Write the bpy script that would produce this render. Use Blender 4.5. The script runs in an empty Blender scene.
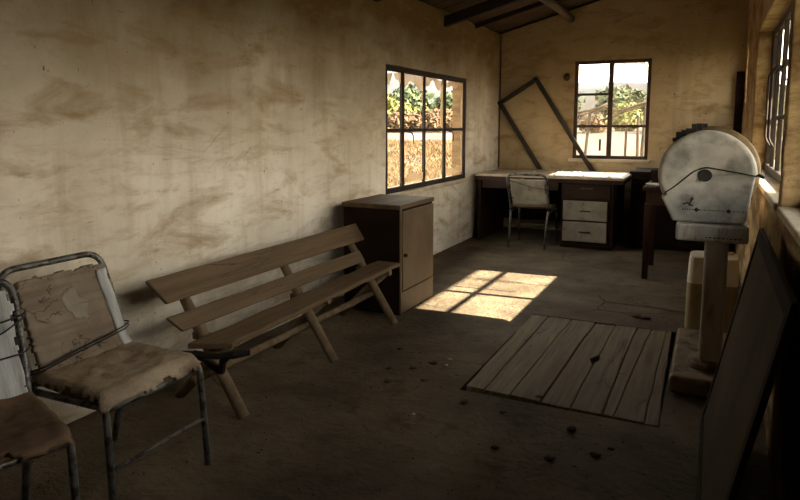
import bpy, bmesh, math, random
from mathutils import Vector, Matrix, noise
S = bpy.context.scene
COL = S.collection
rnd = random.Random(7)
R = math.radians

# ------------------------------------------------------------ materials
def ramp(nt, fac, c0, c1, p0=.35, p1=.65):
    r = nt.nodes.new('ShaderNodeValToRGB')
    r.color_ramp.elements[0].position = p0; r.color_ramp.elements[1].position = p1
    r.color_ramp.elements[0].color = (*c0, 1); r.color_ramp.elements[1].color = (*c1, 1)
    nt.links.new(fac, r.inputs[0]); return r.outputs[0]

def ntex(nt, vec, scale, detail=6, rough=.6, dist=0):
    n = nt.nodes.new('ShaderNodeTexNoise')
    n.inputs['Scale'].default_value = scale; n.inputs['Detail'].default_value = detail
    n.inputs['Roughness'].default_value = rough; n.inputs['Distortion'].default_value = dist
    nt.links.new(vec, n.inputs['Vector']); return n.outputs[0]

def mapping(nt, scale, rot=(0,0,0)):
    tc = nt.nodes.new('ShaderNodeTexCoord'); mp = nt.nodes.new('ShaderNodeMapping')
    mp.inputs['Scale'].default_value = scale; mp.inputs['Rotation'].default_value = rot
    nt.links.new(tc.outputs['Object'], mp.inputs[0]); return mp.outputs[0]

def mixc(nt, fac, a, b, mode='MIX'):
    m = nt.nodes.new('ShaderNodeMix'); m.data_type = 'RGBA'; m.blend_type = mode
    for sock, v in ((m.inputs[0], fac), (m.inputs[6], a), (m.inputs[7], b)):
        if hasattr(v, 'is_linked'): nt.links.new(v, sock)
        elif isinstance(v, (int, float)): sock.default_value = v
        else: sock.default_value = (*v, 1)
    return m.outputs[2]

def mat(name, ca, cb, scale=(1,1,1), nscale=4, rough=.85, bump=.3, bdist=.01, spots=None, spotcol=(.02,.015,.01),
        spotp=(.62,.7), spotscale=12, metallic=0, bscale=None, streak=None, streakcol=None, crack=None, crackcol=(.03,.02,.012), crackw=.02, spec=.3, p=(.35,.65), rot=(0,0,0), detail=7):
    m = bpy.data.materials.new(name); m.use_nodes = True; nt = m.node_tree
    b = nt.nodes['Principled BSDF']
    v = mapping(nt, scale, rot)
    f = ntex(nt, v, nscale, detail)
    c = ramp(nt, f, ca, cb, *p)
    if streak:
        vs = mapping(nt, streak); fs = ntex(nt, vs, 3, 5)
        mk = ramp(nt, fs, (0,0,0), (1,1,1), .45, .68)
        c = mixc(nt, mk, c, streakcol)
    if spots:
        fs = ntex(nt, v, spotscale, 5, .65)
        mk = ramp(nt, fs, (0,0,0), (spots,)*3, *spotp)
        c = mixc(nt, mk, c, spotcol)
    if crack:
        w = ntex(nt, v, crack*.8, 5)
        vv = nt.nodes.new('ShaderNodeVectorMath'); vv.operation = 'ADD'
        wm = nt.nodes.new('ShaderNodeVectorMath'); wm.operation = 'SCALE'; wm.inputs[3].default_value = .35
        nt.links.new(w, wm.inputs[0]); nt.links.new(v, vv.inputs[0]); nt.links.new(wm.outputs[0], vv.inputs[1])
        vo = nt.nodes.new('ShaderNodeTexVoronoi'); vo.feature = 'DISTANCE_TO_EDGE'; vo.inputs['Scale'].default_value = crack
        nt.links.new(vv.outputs[0], vo.inputs['Vector'])
        mk = ramp(nt, vo.outputs[0], (1,1,1), (0,0,0), crackw*.3, crackw)
        gate = ramp(nt, ntex(nt, v, crack*.6, 2), (0,0,0), (1,1,1), .5, .6)
        mk = mixc(nt, 1, mk, gate, 'MULTIPLY')
        c = mixc(nt, mk, c, crackcol)
    nt.links.new(c, b.inputs['Base Color'])
    b.inputs['Roughness'].default_value = rough; b.inputs['Metallic'].default_value = metallic
    b.inputs['Specular IOR Level'].default_value = spec
    if bump:
        bn = nt.nodes.new('ShaderNodeBump'); bn.inputs['Strength'].default_value = bump; bn.inputs['Distance'].default_value = bdist
        nt.links.new(ntex(nt, v, bscale or nscale*4, 8, .65), bn.inputs['Height']); nt.links.new(bn.outputs[0], b.inputs['Normal'])
    return m

M = {}
def plaster(name, ca, cb, stain, stainp, soot_shade, fine_=.12):
    """old lime plaster: drifting brown stains, fine scratches, specks and hairline cracks"""
    m = bpy.data.materials.new(name); m.use_nodes = True; nt = m.node_tree; b = nt.nodes['Principled BSDF']
    v = mapping(nt, (1,1,1)); vd = mapping(nt, (1,.8,2.3), (R(20),0,0))
    c = ramp(nt, ntex(nt, v, 1.3, 8), ca, cb, .35, .65)
    # smeared brown stains running slightly downhill
    mk = ramp(nt, ntex(nt, vd, 2.6, 9, .66, .5), (0,0,0), (.9,)*3, *stainp)
    c = mixc(nt, mk, c, stain)
    mk = ramp(nt, ntex(nt, mapping(nt, (3,3,.35)), 3, 6), (0,0,0), (.38,)*3, .5, .72)
    c = mixc(nt, mk, c, stain)
    # brown soot tone growing with height; also paints in the upper wall's dimness
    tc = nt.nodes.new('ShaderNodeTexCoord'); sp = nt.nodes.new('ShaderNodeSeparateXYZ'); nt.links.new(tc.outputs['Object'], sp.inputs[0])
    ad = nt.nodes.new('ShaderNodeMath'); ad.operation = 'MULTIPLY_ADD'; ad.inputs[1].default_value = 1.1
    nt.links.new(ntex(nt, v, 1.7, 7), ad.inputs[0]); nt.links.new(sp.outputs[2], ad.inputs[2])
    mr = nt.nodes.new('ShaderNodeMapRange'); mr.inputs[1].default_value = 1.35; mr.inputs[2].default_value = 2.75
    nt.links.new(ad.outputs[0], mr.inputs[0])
    mm = nt.nodes.new('ShaderNodeMath'); mm.operation = 'MULTIPLY'; mm.inputs[1].default_value = soot_shade; nt.links.new(mr.outputs[0], mm.inputs[0])
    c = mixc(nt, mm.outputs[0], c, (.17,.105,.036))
    # specks, chips
    mk = ramp(nt, ntex(nt, v, 17, 3, .6), (0,0,0), (.8,)*3, .705, .75)
    c = mixc(nt, mk, c, (.05,.03,.015))
    mk = ramp(nt, ntex(nt, mapping(nt, (1,3,1)), 26, 2, .5), (0,0,0), (.8,)*3, .72, .75)
    c = mixc(nt, mk, c, (.08,.05,.03))
    mk = ramp(nt, ntex(nt, mapping(nt, (1,.8,6)), 5, 8, .7), (0,0,0), (.5,)*3, .62, .72)
    c = mixc(nt, mk, c, (.13,.085,.045))
    # hairline cracks
    w = nt.nodes.new('ShaderNodeTexVoronoi'); w.feature = 'DISTANCE_TO_EDGE'; w.inputs['Scale'].default_value = 1.2
    vv = nt.nodes.new('ShaderNodeVectorMath'); vv.operation = 'MULTIPLY_ADD'; vv.inputs[1].default_value = (.5,.5,.5)
    nt.links.new(ntex(nt, v, 3.5, 6), vv.inputs[0]); nt.links.new(v, vv.inputs[2]); nt.links.new(vv.outputs[0], w.inputs['Vector'])
    mk = ramp(nt, w.outputs[0], (1,1,1), (0,0,0), .0005, .004)
    mk = mixc(nt, 1, mk, ramp(nt, ntex(nt, v, 2.3, 2), (0,0,0), (.5,)*3, .55, .62), 'MULTIPLY')
    c = mixc(nt, mk, c, (.06,.035,.018))
    mk = ramp(nt, ntex(nt, mapping(nt, (1,1.0,4), (R(15),0,0)), 3.0, 9, .72), (0,0,0), (fine_,)*3, .52, .66)
    c = mixc(nt, mk, c, stain)
    nt.links.new(c, b.inputs['Base Color']); b.inputs['Roughness'].default_value = .93; b.inputs['Specular IOR Level'].default_value = .15
    bn = nt.nodes.new('ShaderNodeBump'); bn.inputs['Strength'].default_value = .55; bn.inputs['Distance'].default_value = .012
    nt.links.new(ntex(nt, v, 9, 9, .68), bn.inputs['Height']); nt.links.new(bn.outputs[0], b.inputs['Normal'])
    return m
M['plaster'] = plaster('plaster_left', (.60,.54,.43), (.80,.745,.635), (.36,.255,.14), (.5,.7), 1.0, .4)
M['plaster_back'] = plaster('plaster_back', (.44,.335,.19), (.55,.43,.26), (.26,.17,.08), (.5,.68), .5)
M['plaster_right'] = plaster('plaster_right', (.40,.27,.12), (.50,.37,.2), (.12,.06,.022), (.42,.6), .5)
M['floor'] = mat('floor_dirt', (.062,.045,.026), (.16,.122,.075), nscale=1.9, rough=.8, bump=.8, bdist=.025, spots=.7, spotscale=5, spotp=(.55,.68), spotcol=(.045,.03,.018), bscale=22, crack=1.1, crackw=.012, detail=9, spec=.25)
M['roof'] = mat('rusty_sheet', (.035,.017,.008), (.075,.04,.018), scale=(.4,2,1), nscale=5, rough=.7, bump=.3, spec=.3)
M['beam'] = mat('roof_timber', (.012,.007,.004), (.026,.015,.008), scale=(.3,3,3), nscale=6, rough=.9)
M['pole'] = mat('gum_pole', (.06,.038,.02), (.12,.08,.045), scale=(4,.5,4), nscale=5, rough=.8)
M['bench'] = mat('bench_wood', (.09,.056,.027), (.14,.09,.045), scale=(9,.35,9), nscale=4, rough=.72, bump=.35, spots=.6, spotscale=7, spotp=(.6,.72), spec=.35, crack=2, crackw=.015)
M['bench_leg'] = mat('bench_leg_wood', (.12,.08,.045), (.2,.14,.08), scale=(3,3,1), nscale=6, rough=.8, bump=.4)
M['black_iron'] = mat('charred_bracket', (.006,.005,.004), (.02,.015,.01), rough=.8)
M['tube'] = mat('painted_tube', (.05,.053,.05), (.16,.16,.148), nscale=14, rough=.42, bump=.4, bdist=.003, spots=.95, spotcol=(.022,.012,.007), spotscale=22, spotp=(.5,.58), metallic=.35, spec=.5)
M['leather'] = mat('cracked_leather', (.13,.094,.06), (.215,.165,.11), scale=(1,1,1), nscale=5, rough=.62, bump=.7, bdist=.008, streak=(2,.5,9), streakcol=(.115,.08,.05), crack=7, crackw=.03, crackcol=(.03,.017,.009), spec=.35)
M['seat_leather'] = mat('torn_seat_leather', (.19,.135,.085), (.34,.265,.18), scale=(1,.6,1), nscale=6, rough=.6, bump=.9, bdist=.012, crack=6, crackw=.04, crackcol=(.035,.018,.008), spots=.6, spotscale=9, spotcol=(.09,.045,.02), spotp=(.5,.62), spec=.35)
M['patch'] = mat('worn_patch', (.20,.17,.125), (.27,.24,.185), nscale=8, rough=.7, bump=.4)
M['foam'] = mat('pale_lining', (.34,.34,.33), (.5,.51,.5), scale=(1,6,1), nscale=6, rough=.9, bump=.4, spots=.4, spotcol=(.2,.14,.08), spotscale=5)
M['rust_seat'] = mat('rusty_seat_board', (.08,.045,.021), (.17,.105,.055), scale=(1,.4,1), nscale=5, rough=.7, bump=.8, bdist=.012, spots=.8, spotscale=6, spotcol=(.05,.025,.012), spotp=(.48,.6), crack=5, crackw=.04)
M['wire'] = mat('black_wire', (.004,.004,.004), (.012,.01,.01), rough=.5, bump=0)
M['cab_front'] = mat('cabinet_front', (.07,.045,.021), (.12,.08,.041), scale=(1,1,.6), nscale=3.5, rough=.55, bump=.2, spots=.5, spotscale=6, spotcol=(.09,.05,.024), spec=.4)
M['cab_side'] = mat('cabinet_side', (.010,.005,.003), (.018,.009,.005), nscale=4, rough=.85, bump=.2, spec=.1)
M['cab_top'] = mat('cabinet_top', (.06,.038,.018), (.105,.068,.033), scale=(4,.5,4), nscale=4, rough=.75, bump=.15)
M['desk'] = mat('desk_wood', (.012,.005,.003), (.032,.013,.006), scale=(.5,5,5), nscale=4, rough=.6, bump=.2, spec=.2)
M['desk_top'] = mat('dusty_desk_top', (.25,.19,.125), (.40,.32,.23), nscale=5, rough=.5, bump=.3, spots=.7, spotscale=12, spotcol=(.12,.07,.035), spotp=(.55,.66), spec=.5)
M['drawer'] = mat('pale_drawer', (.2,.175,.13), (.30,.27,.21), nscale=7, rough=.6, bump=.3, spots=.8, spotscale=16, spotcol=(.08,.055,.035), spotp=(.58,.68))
M['dark_wood'] = mat('dark_wood', (.008,.004,.003), (.022,.011,.006), scale=(1,1,4), nscale=5, rough=.85, bump=.2, spec=.1)
M['red_wood'] = mat('reddish_wood', (.018,.007,.004), (.036,.014,.008), scale=(6,6,.6), nscale=5, rough=.8, bump=.2, spec=.15)
M['frame_wood'] = mat('grey_green_frame', (.018,.013,.008), (.04,.031,.02), scale=(2,2,2), nscale=7, rough=.7, bump=.3)
M['win_frame'] = mat('rusted_window_frame', (.012,.007,.004), (.032,.018,.010), nscale=9, rough=.7, bump=.6, bdist=.006)
M['win_back'] = mat('rusted_back_frame', (.026,.015,.008), (.075,.045,.024), nscale=9, rough=.7, bump=.6, bdist=.006)
M['sill'] = mat('pale_sill', (.42,.35,.24), (.58,.5,.37), nscale=8, rough=.85, bump=.5, spots=.6, spotcol=(.16,.10,.05), spotscale=9)
M['enamel'] = mat('worn_enamel', (.2,.2,.19), (.52,.50,.45), nscale=3.2, rough=.62, bump=.25, bdist=.004, spots=.9, spotcol=(.075,.068,.06), spotscale=5.5, spotp=(.55,.72), metallic=.0, spec=.5, p=(.4,.6))
M['enamel_lid'] = mat('worn_enamel_lid', (.28,.27,.235), (.54,.51,.44), nscale=4, rough=.65, bump=.25, bdist=.004, spots=.85, spotcol=(.13,.125,.115), spotscale=4.5, spotp=(.5,.66), spec=.5, p=(.4,.6))
M['enamel_post'] = mat('worn_enamel_post', (.30,.29,.26), (.46,.44,.39), scale=(2,2,.5), nscale=5, rough=.5, bump=.25, spots=.8, spotcol=(.09,.075,.055), spotscale=8, spotp=(.56,.7))
M['brass'] = mat('tarnished_rim', (.10,.068,.03), (.26,.185,.09), nscale=8, rough=.5, bump=.3, metallic=.4)
M['scale_black'] = mat('scale_black', (.008,.007,.006), (.02,.017,.014), rough=.5, bump=0)
M['slab'] = mat('painted_slab', (.16,.11,.06), (.27,.2,.13), nscale=6, rough=.7, bump=.5, spots=.8, spotcol=(.05,.03,.02), spotscale=9, spotp=(.5,.62))
M['can_white'] = mat('can_white', (.62,.57,.46), (.74,.70,.6), nscale=6, rough=.5, bump=.15, spots=.6, spotcol=(.25,.16,.09), spotscale=10)
M['can_cream'] = mat('can_cream', (.25,.20,.11), (.40,.33,.2), nscale=5, rough=.55, bump=.2, spots=.7, spotcol=(.12,.08,.04), spotscale=7)
M['plank'] = mat('floor_plank', (.13,.098,.058), (.215,.165,.10), scale=(9,.5,9), nscale=4, rough=.75, bump=.5, bdist=.008, spots=.6, spotcol=(.05,.034,.02), spotscale=6, spotp=(.56,.68), crack=1.5, crackw=.01)
M['pit'] = mat('pit_dark', (.006,.004,.003), (.012,.009,.006), bump=0)
M['panel_board'] = mat('brown_hardboard', (.028,.018,.008), (.055,.037,.017), scale=(1,1,.5), nscale=3, rough=.85, bump=.2, crack=2.2, crackw=.008, spec=.12)
M['clod'] = mat('dirt_clod', (.03,.02,.012), (.09,.065,.04), nscale=20, rough=.95)
M['chip'] = mat('plaster_chip', (.45,.42,.36), (.6,.58,.5), nscale=20, rough=.9)
M['paper'] = mat('white_paper', (.6,.57,.5), (.75,.72,.66), nscale=9, rough=.8)
M['ground'] = mat('dry_ground', (.085,.05,.027), (.12,.082,.05), nscale=.5, rough=.95, bump=.5, bdist=.05, spots=.7, spotcol=(.10,.065,.022), spotscale=1.4, spotp=(.5,.6), detail=10)
M['sand'] = mat('bleached_sand', (.072,.053,.042), (.097,.075,.061), nscale=.8, rough=.95, bump=.4, detail=8)
M['straw'] = mat('dry_straw', (.09,.05,.017), (.14,.088,.038), nscale=2, rough=.9, bump=0)
M['leaf'] = mat('bush_leaf', (.022,.034,.010), (.055,.07,.024), nscale=1.5, rough=.7, bump=0)
M['leaf_yellow'] = mat('bush_leaf_yellow', (.075,.085,.015), (.13,.125,.03), nscale=1.5, rough=.7, bump=0)
M['leaf_brown'] = mat('bush_leaf_brown', (.065,.038,.017), (.12,.075,.035), nscale=1.5, rough=.8, bump=0)
M['low_bounce'] = mat('low_bounce_ground', (.022,.026,.010), (.05,.05,.022), nscale=2, rough=1)
M['trunk'] = mat('tree_bark', (.07,.05,.03), (.15,.11,.07), nscale=5)
M['post'] = mat('weathered_post', (.014,.008,.005), (.03,.018,.01), scale=(4,4,1), nscale=5)
M['rail'] = mat('pale_rail', (.035,.022,.013), (.065,.045,.028), scale=(4,4,1), nscale=5)
M['hill'] = mat('distant_hill', (.034,.034,.035), (.046,.046,.046), nscale=.02, rough=1, bump=0, spots=.6, spotcol=(.022,.026,.025), spotscale=.06, spotp=(.5,.6))

gm = bpy.data.materials.new('dirty_glass'); gm.use_nodes = True; nt = gm.node_tree; nt.nodes.clear()
out = nt.nodes.new('ShaderNodeOutputMaterial'); tr = nt.nodes.new('ShaderNodeBsdfTransparent'); df = nt.nodes.new('ShaderNodeBsdfDiffuse'); tl = nt.nodes.new('ShaderNodeBsdfTranslucent')
gl = nt.nodes.new('ShaderNodeBsdfGlossy'); gl.inputs['Roughness'].default_value = .1; tr.inputs[0].default_value = (.95,.96,.94,1)
df.inputs[0].default_value = (.42,.33,.22,1); tl.inputs[0].default_value = (.55,.40,.24,1)
ms = nt.nodes.new('ShaderNodeMixShader'); ms2 = nt.nodes.new('ShaderNodeMixShader'); ms3 = nt.nodes.new('ShaderNodeMixShader')
nt.links.new(df.outputs[0], ms.inputs[1]); nt.links.new(tl.outputs[0], ms.inputs[2])
f = ramp(nt, ntex(nt, mapping(nt, (1,1,1)), 6, 6), (.02,)*3, (.22,)*3, .4, .72)
nt.links.new(f, ms2.inputs[0]); nt.links.new(tr.outputs[0], ms2.inputs[1]); nt.links.new(ms.outputs[0], ms2.inputs[2])
ms3.inputs[0].default_value = .04; nt.links.new(ms2.outputs[0], ms3.inputs[1]); nt.links.new(gl.outputs[0], ms3.inputs[2]); nt.links.new(ms3.outputs[0], out.inputs[0])
M['glass'] = gm
ghm = gm.copy(); ghm.name = 'grimy_glass_shard'
for n in ghm.node_tree.nodes:
    if n.type == 'VALTORGB': n.color_ramp.elements[0].color = (.55,.55,.55,1); n.color_ramp.elements[1].color = (.95,.95,.95,1)
M['grimy'] = ghm

# ------------------------------------------------------------ mesh helpers
def link(name, bm, m, parent=None, smooth=False, bevel=0, segs=2, angle=40):
    me = bpy.data.meshes.new(name); bmesh.ops.recalc_face_normals(bm, faces=bm.faces[:]); bm.to_mesh(me); bm.free()
    o = bpy.data.objects.new(name, me); COL.objects.link(o)
    for mm in (m if isinstance(m, (list, tuple)) else [m]): me.materials.append(mm)
    if smooth:
        for p in me.polygons: p.use_smooth = True
    if bevel:
        b = o.modifiers.new('bevel', 'BEVEL'); b.width = bevel; b.segments = segs; b.limit_method = 'ANGLE'; b.angle_limit = R(angle)
    if parent: o.parent = parent
    return o
def thing(name, label, cat, loc=(0,0,0), rz=0, group=None):
    o = bpy.data.objects.new(name, None); COL.objects.link(o); o.location = loc; o.rotation_euler = (0,0,rz)
    o['label'] = label; o['category'] = cat
    if group: o['group'] = group
    return o
def tag(o, label, cat, group=None, kind=None):
    o['label'] = label; o['category'] = cat
    if group: o['group'] = group
    if kind: o['kind'] = kind
    return o
def struct(o): o['kind'] = 'structure'; return o
def box(bm, x0, x1, y0, y1, z0, z1, mi=0):
    vs = [bm.verts.new((x,y,z)) for x in (x0,x1) for y in (y0,y1) for z in (z0,z1)]
    for q in ((0,1,3,2),(4,6,7,5),(0,4,5,1),(2,3,7,6),(0,2,6,4),(1,5,7,3)):
        f = bm.faces.new([vs[i] for i in q]); f.material_index = mi
    return vs
def B(*a): bm = bmesh.new(); box(bm, *a); return bm
def beam(bm, a, b, w, h, up=(0,0,1), seg=1, wob=0):
    a, b = Vector(a), Vector(b); d = (b-a).normalized(); s = d.cross(Vector(up)).normalized(); u = s.cross(d)
    rings = []
    for i in range(seg+1):
        c = a.lerp(b, i/seg) + (Vector((rnd.uniform(-wob,wob),)*3) if wob else Vector())
        rings.append([bm.verts.new(c + s*w/2*i1 + u*h/2*i2) for i1, i2 in ((-1,-1),(1,-1),(1,1),(-1,1))])
    for i in range(seg):
        for k in range(4): bm.faces.new((rings[i][k], rings[i][(k+1)%4], rings[i+1][(k+1)%4], rings[i+1][k]))
    bm.faces.new(rings[0]); bm.faces.new(rings[-1][::-1])
def tube(bm, pts, r, n=10, cyc=False):
    pts = [Vector(p) for p in pts]; N = len(pts)
    rr = r if isinstance(r, (list, tuple)) else [r]*N
    t0 = (pts[1]-pts[0]).normalized(); ref = Vector((0,0,1)) if abs(t0.z) < .9 else Vector((1,0,0))
    s = t0.cross(ref).normalized(); rings = []
    for i in range(N):
        t = ((pts[min(i+1,N-1)]-pts[i]).normalized() + (pts[i]-pts[max(i-1,0)]).normalized()).normalized()
        s = (s - t*s.dot(t)).normalized(); u = t.cross(s)
        rings.append([bm.verts.new(pts[i] + (s*math.cos(2*math.pi*k/n) + u*math.sin(2*math.pi*k/n))*rr[i]) for k in range(n)])
    for i in range(N-1):
        for k in range(n): bm.faces.new((rings[i][k], rings[i][(k+1)%n], rings[i+1][(k+1)%n], rings[i+1][k]))
    bm.faces.new(rings[0][::-1]); bm.faces.new(rings[-1])
def rounded(pts, rad, seg=6):
    pts = [Vector(p) for p in pts]; o = [pts[0]]
    for i in range(1, len(pts)-1):
        a, c, b = pts[i-1], pts[i], pts[i+1]; r = min(rad, (a-c).length*.45, (b-c).length*.45)
        p, q = c+(a-c).normalized()*r, c+(b-c).normalized()*r
        for k in range(seg+1):
            t = k/seg; o.append(p*(1-t)**2 + c*2*t*(1-t) + q*t*t)
    o.append(pts[-1]); return o
def T(*a, **k): bm = bmesh.new(); tube(bm, *a, **k); return bm
def cyl(bm, c, axis, r, h, n=24, r2=None):
    a = Vector(axis).normalized(); tube(bm, [Vector(c)-a*h/2, Vector(c)+a*h/2], [r, r2 if r2 is not None else r], n)
def prism(bm, poly, axis, a0, a1):
    """poly of 2D points extruded along axis 'x' or 'y'"""
    f = (lambda p, a: (a, p[0], p[1])) if axis == 'x' else (lambda p, a: (p[0], a, p[1])) if axis == 'y' else (lambda p, a: (p[0], p[1], a))
    A = [bm.verts.new(f(p, a0)) for p in poly]; Bv = [bm.verts.new(f(p, a1)) for p in poly]
    n = len(poly); bm.faces.new(A); bm.faces.new(Bv[::-1])
    for i in range(n): bm.faces.new((A[i], A[(i+1)%n], Bv[(i+1)%n], Bv[i]))

ROOF = lambda x: 2.467 + .262*x
def fine(vals, step):
    vals = sorted(set(round(v, 4) for v in vals)); o = []
    for a, b in zip(vals, vals[1:]):
        n = max(1, math.ceil((b-a)/step)); o += [a+(b-a)*i/n for i in range(n)]
    return o+[vals[-1]]
def wall(name, axis, p0, p1, u0, u1, top, holes, m, amp=.006, step=.14, ragged=0):
    """wall slab between planes p0 (room side) and p1; axis 'x' = plane of constant x. holes = (u0,u1,z0,z1)."""
    bm = bmesh.new()
    us = fine([u0, u1]+[h[0] for h in holes]+[h[1] for h in holes], step)
    zs = fine([0, 2.4]+[h[2] for h in holes]+[h[3] for h in holes], step)+['top']
    solid = {}
    for i in range(len(us)-1):
        for j in range(len(zs)-1):
            cu = (us[i]+us[i+1])/2; cz = 2.45 if zs[j+1] == 'top' else (zs[j]+zs[j+1])/2
            solid[i,j] = not any(h[0] < cu < h[1] and h[2] < cz < h[3] for h in holes)
    V = {}
    def vert(i, j, s):
        if (i,j,s) not in V:
            u = us[i]; z = top(u) if zs[j] == 'top' else zs[j]; p = (p0, p1)[s]
            if s == 0:
                q = (0, u, z) if axis == 'x' else (u, 0, z)
                nz = noise.noise(Vector(q)*2.3+Vector((p0*3,5,1)))*amp*1.5 + noise.noise(Vector(q)*7)*amp*.8
                p += nz*(1 if p1 > p0 else -1) if 0 < i < len(us)-1 else 0
            co = (p, u, z) if axis == 'x' else (u, p, z)
            V[i,j,s] = bm.verts.new(co)
        return V[i,j,s]
    for (i,j), ok in solid.items():
        if not ok: continue
        for s in (0,1): bm.faces.new([vert(i,j,s), vert(i+1,j,s), vert(i+1,j+1,s), vert(i,j+1,s)])
        for di, dj, a, b in ((-1,0,(0,0),(0,1)), (1,0,(1,0),(1,1)), (0,-1,(0,0),(1,0)), (0,1,(0,1),(1,1))):
            if not solid.get((i+di, j+dj), False):
                bm.faces.new([vert(i+a[0],j+a[1],0), vert(i+b[0],j+b[1],0), vert(i+b[0],j+b[1],1), vert(i+a[0],j+a[1],1)])
    return struct(link(name, bm, m, bevel=.008, angle=50))

# ------------------------------------------------------------ room shell
YB, YF, W = 8.06, -1.6, 2.78
LW = (4.877, 6.855, .722, 1.834)      # left window y0,y1,z0,z1
BW = (.95, 1.822, .912, 2.09)         # back window x0,x1,z0,z1
RW = (3.25, 5.72, .975, 2.03)         # right windows
RN = (1.0, 3.12, .975, 2.03)
R3 = (7.2, 7.85, 1.55, 2.17)
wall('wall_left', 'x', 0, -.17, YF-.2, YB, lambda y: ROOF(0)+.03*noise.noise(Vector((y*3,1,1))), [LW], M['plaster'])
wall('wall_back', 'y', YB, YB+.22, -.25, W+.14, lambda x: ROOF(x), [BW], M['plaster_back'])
wall('wall_right', 'x', W, W+.14, YF-.2, YB, lambda y: ROOF(W), [RW, RN, R3, (5.85,6.15,.88,.94)], M['plaster_right'])  # narrow last opening is added to let a strip of sun in
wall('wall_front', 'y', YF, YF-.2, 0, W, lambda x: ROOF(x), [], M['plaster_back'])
# floor with a shallow pit below the plank hatch
bm = bmesh.new()
HX0, HX1, HY0, HY1 = 1.43, 2.362, 2.905, 4.352
xs = fine([-.2, 0, HX0, HX1, W, W+.12], .12); ys = fine([YF-.15, HY0, HY1, YB, YB+.2], .12); FV = {}
def fv(i, j):
    if (i,j) not in FV:
        x, y = xs[i], ys[j]; z = 0
        if 0 < i < len(xs)-1 and 0 < j < len(ys)-1 and .1 < x < W-.1 and not (HX0-.1 < x < HX1+.1 and HY0-.1 < y < HY1+.1):
            z = .006*noise.noise(Vector((x*1.7, y*1.7, 0)))-.003
        FV[i,j] = bm.verts.new((x, y, z))
    return FV[i,j]
for i in range(len(xs)-1):
    for j in range(len(ys)-1):
        if HX0 < (xs[i]+xs[i+1])/2 < HX1 and HY0 < (ys[j]+ys[j+1])/2 < HY1: continue
        bm.faces.new((fv(i,j), fv(i+1,j), fv(i+1,j+1), fv(i,j+1)))
struct(link('floor', bm, M['floor'], smooth=True))
bm = bmesh.new()
v = [bm.verts.new(p) for p in ((HX0,HY0,-.08),(HX1,HY0,-.08),(HX1,HY1,-.08),(HX0,HY1,-.08))]; w_ = [bm.verts.new((p.co.x,p.co.y,0)) for p in v]
bm.faces.new(v)
for i in range(4): bm.faces.new((v[i], v[(i+1)%4], w_[(i+1)%4], w_[i]))
struct(link('trim_1', bm, M['pit']))
# roof sheets: corrugated, running with the slope (x)
bm = bmesh.new(); x0, x1 = -.55, 4.0; n = 360; prev = None
for k in range(n+1):
    y = YF-.3 + (YB+.5-YF+.3)*k/n; z = .010*math.sin(y/.076*2*math.pi/1.6) - (.02 if y < 7.05 else 0)
    cur = [bm.verts.new((x, y, ROOF(x)+z+.03+dz)) for x, dz in ((x0,0),(W+.14,0),(W+.14,.012),(x0,.012))]
    if prev:
        for q in range(4): bm.faces.new((prev[q], prev[(q+1)%4], cur[(q+1)%4], cur[q]))
    else: bm.faces.new(cur)
    prev = cur
bm.faces.new(prev)
struct(link('ceiling', bm, M['roof']))
for y, w, h, dz in ((6.2,.07,.10,-.11), (7.12,.035,.05,-.03), (4.7,.07,.10,-.11), (3.1,.07,.1,-.11), (1.5,.07,.1,-.11)):
    bm = bmesh.new(); beam(bm, (-.02 if h < .1 else -.02, y, ROOF(0)+dz), (W+.02, y, ROOF(W)+dz), w, h, seg=6)
    struct(link('trim_2', bm, M['beam'], bevel=.006))
o = struct(link('trim_3', T([(.885+.004*math.sin(k), YF+(YB-YF)*k/16, 2.60+.008*math.cos(k*1.7)) for k in range(17)], .045, 14), M['pole'], smooth=True))
# overhanging veranda roof outside the right-hand windows
bm = bmesh.new(); beam(bm, (3.55,YF,2.50), (3.55,6.35,2.50), 1.5, .03); 
struct(link('trim_4', bm, M['roof']))
bm = bmesh.new(); beam(bm, (-.2,4.75,.705), (-.2,6.95,.705), .12, .05)
struct(link('trim_5', bm, M['sill'], bevel=.01))
M['lining'] = mat('tan_board', (.16,.10,.045), (.26,.17,.08), scale=(1,1,4), nscale=5)
struct(link('trim_10', B(-.165,-.045,LW[1]-.014,LW[1]+.002,LW[2]+.01,LW[3]-.005), M['lining']))
# inner sills
struct(link('trim_6', B(-.2,.04,LW[0]-.03,LW[1]+.03,LW[2]-.035,LW[2]+.003), M['sill'], bevel=.006))
struct(link('trim_7', B(.905,1.845,YB-.045,YB+.2,.872,.914), M['sill'], bevel=.008))
struct(link('trim_8', B(W-.012,W+.18,RW[0],RW[1]+.02,.945,.979), M['sill'], bevel=.008))
struct(link('trim_9', B(W-.012,W+.18,RN[0],RN[1],.945,.979), M['sill'], bevel=.008))

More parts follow.
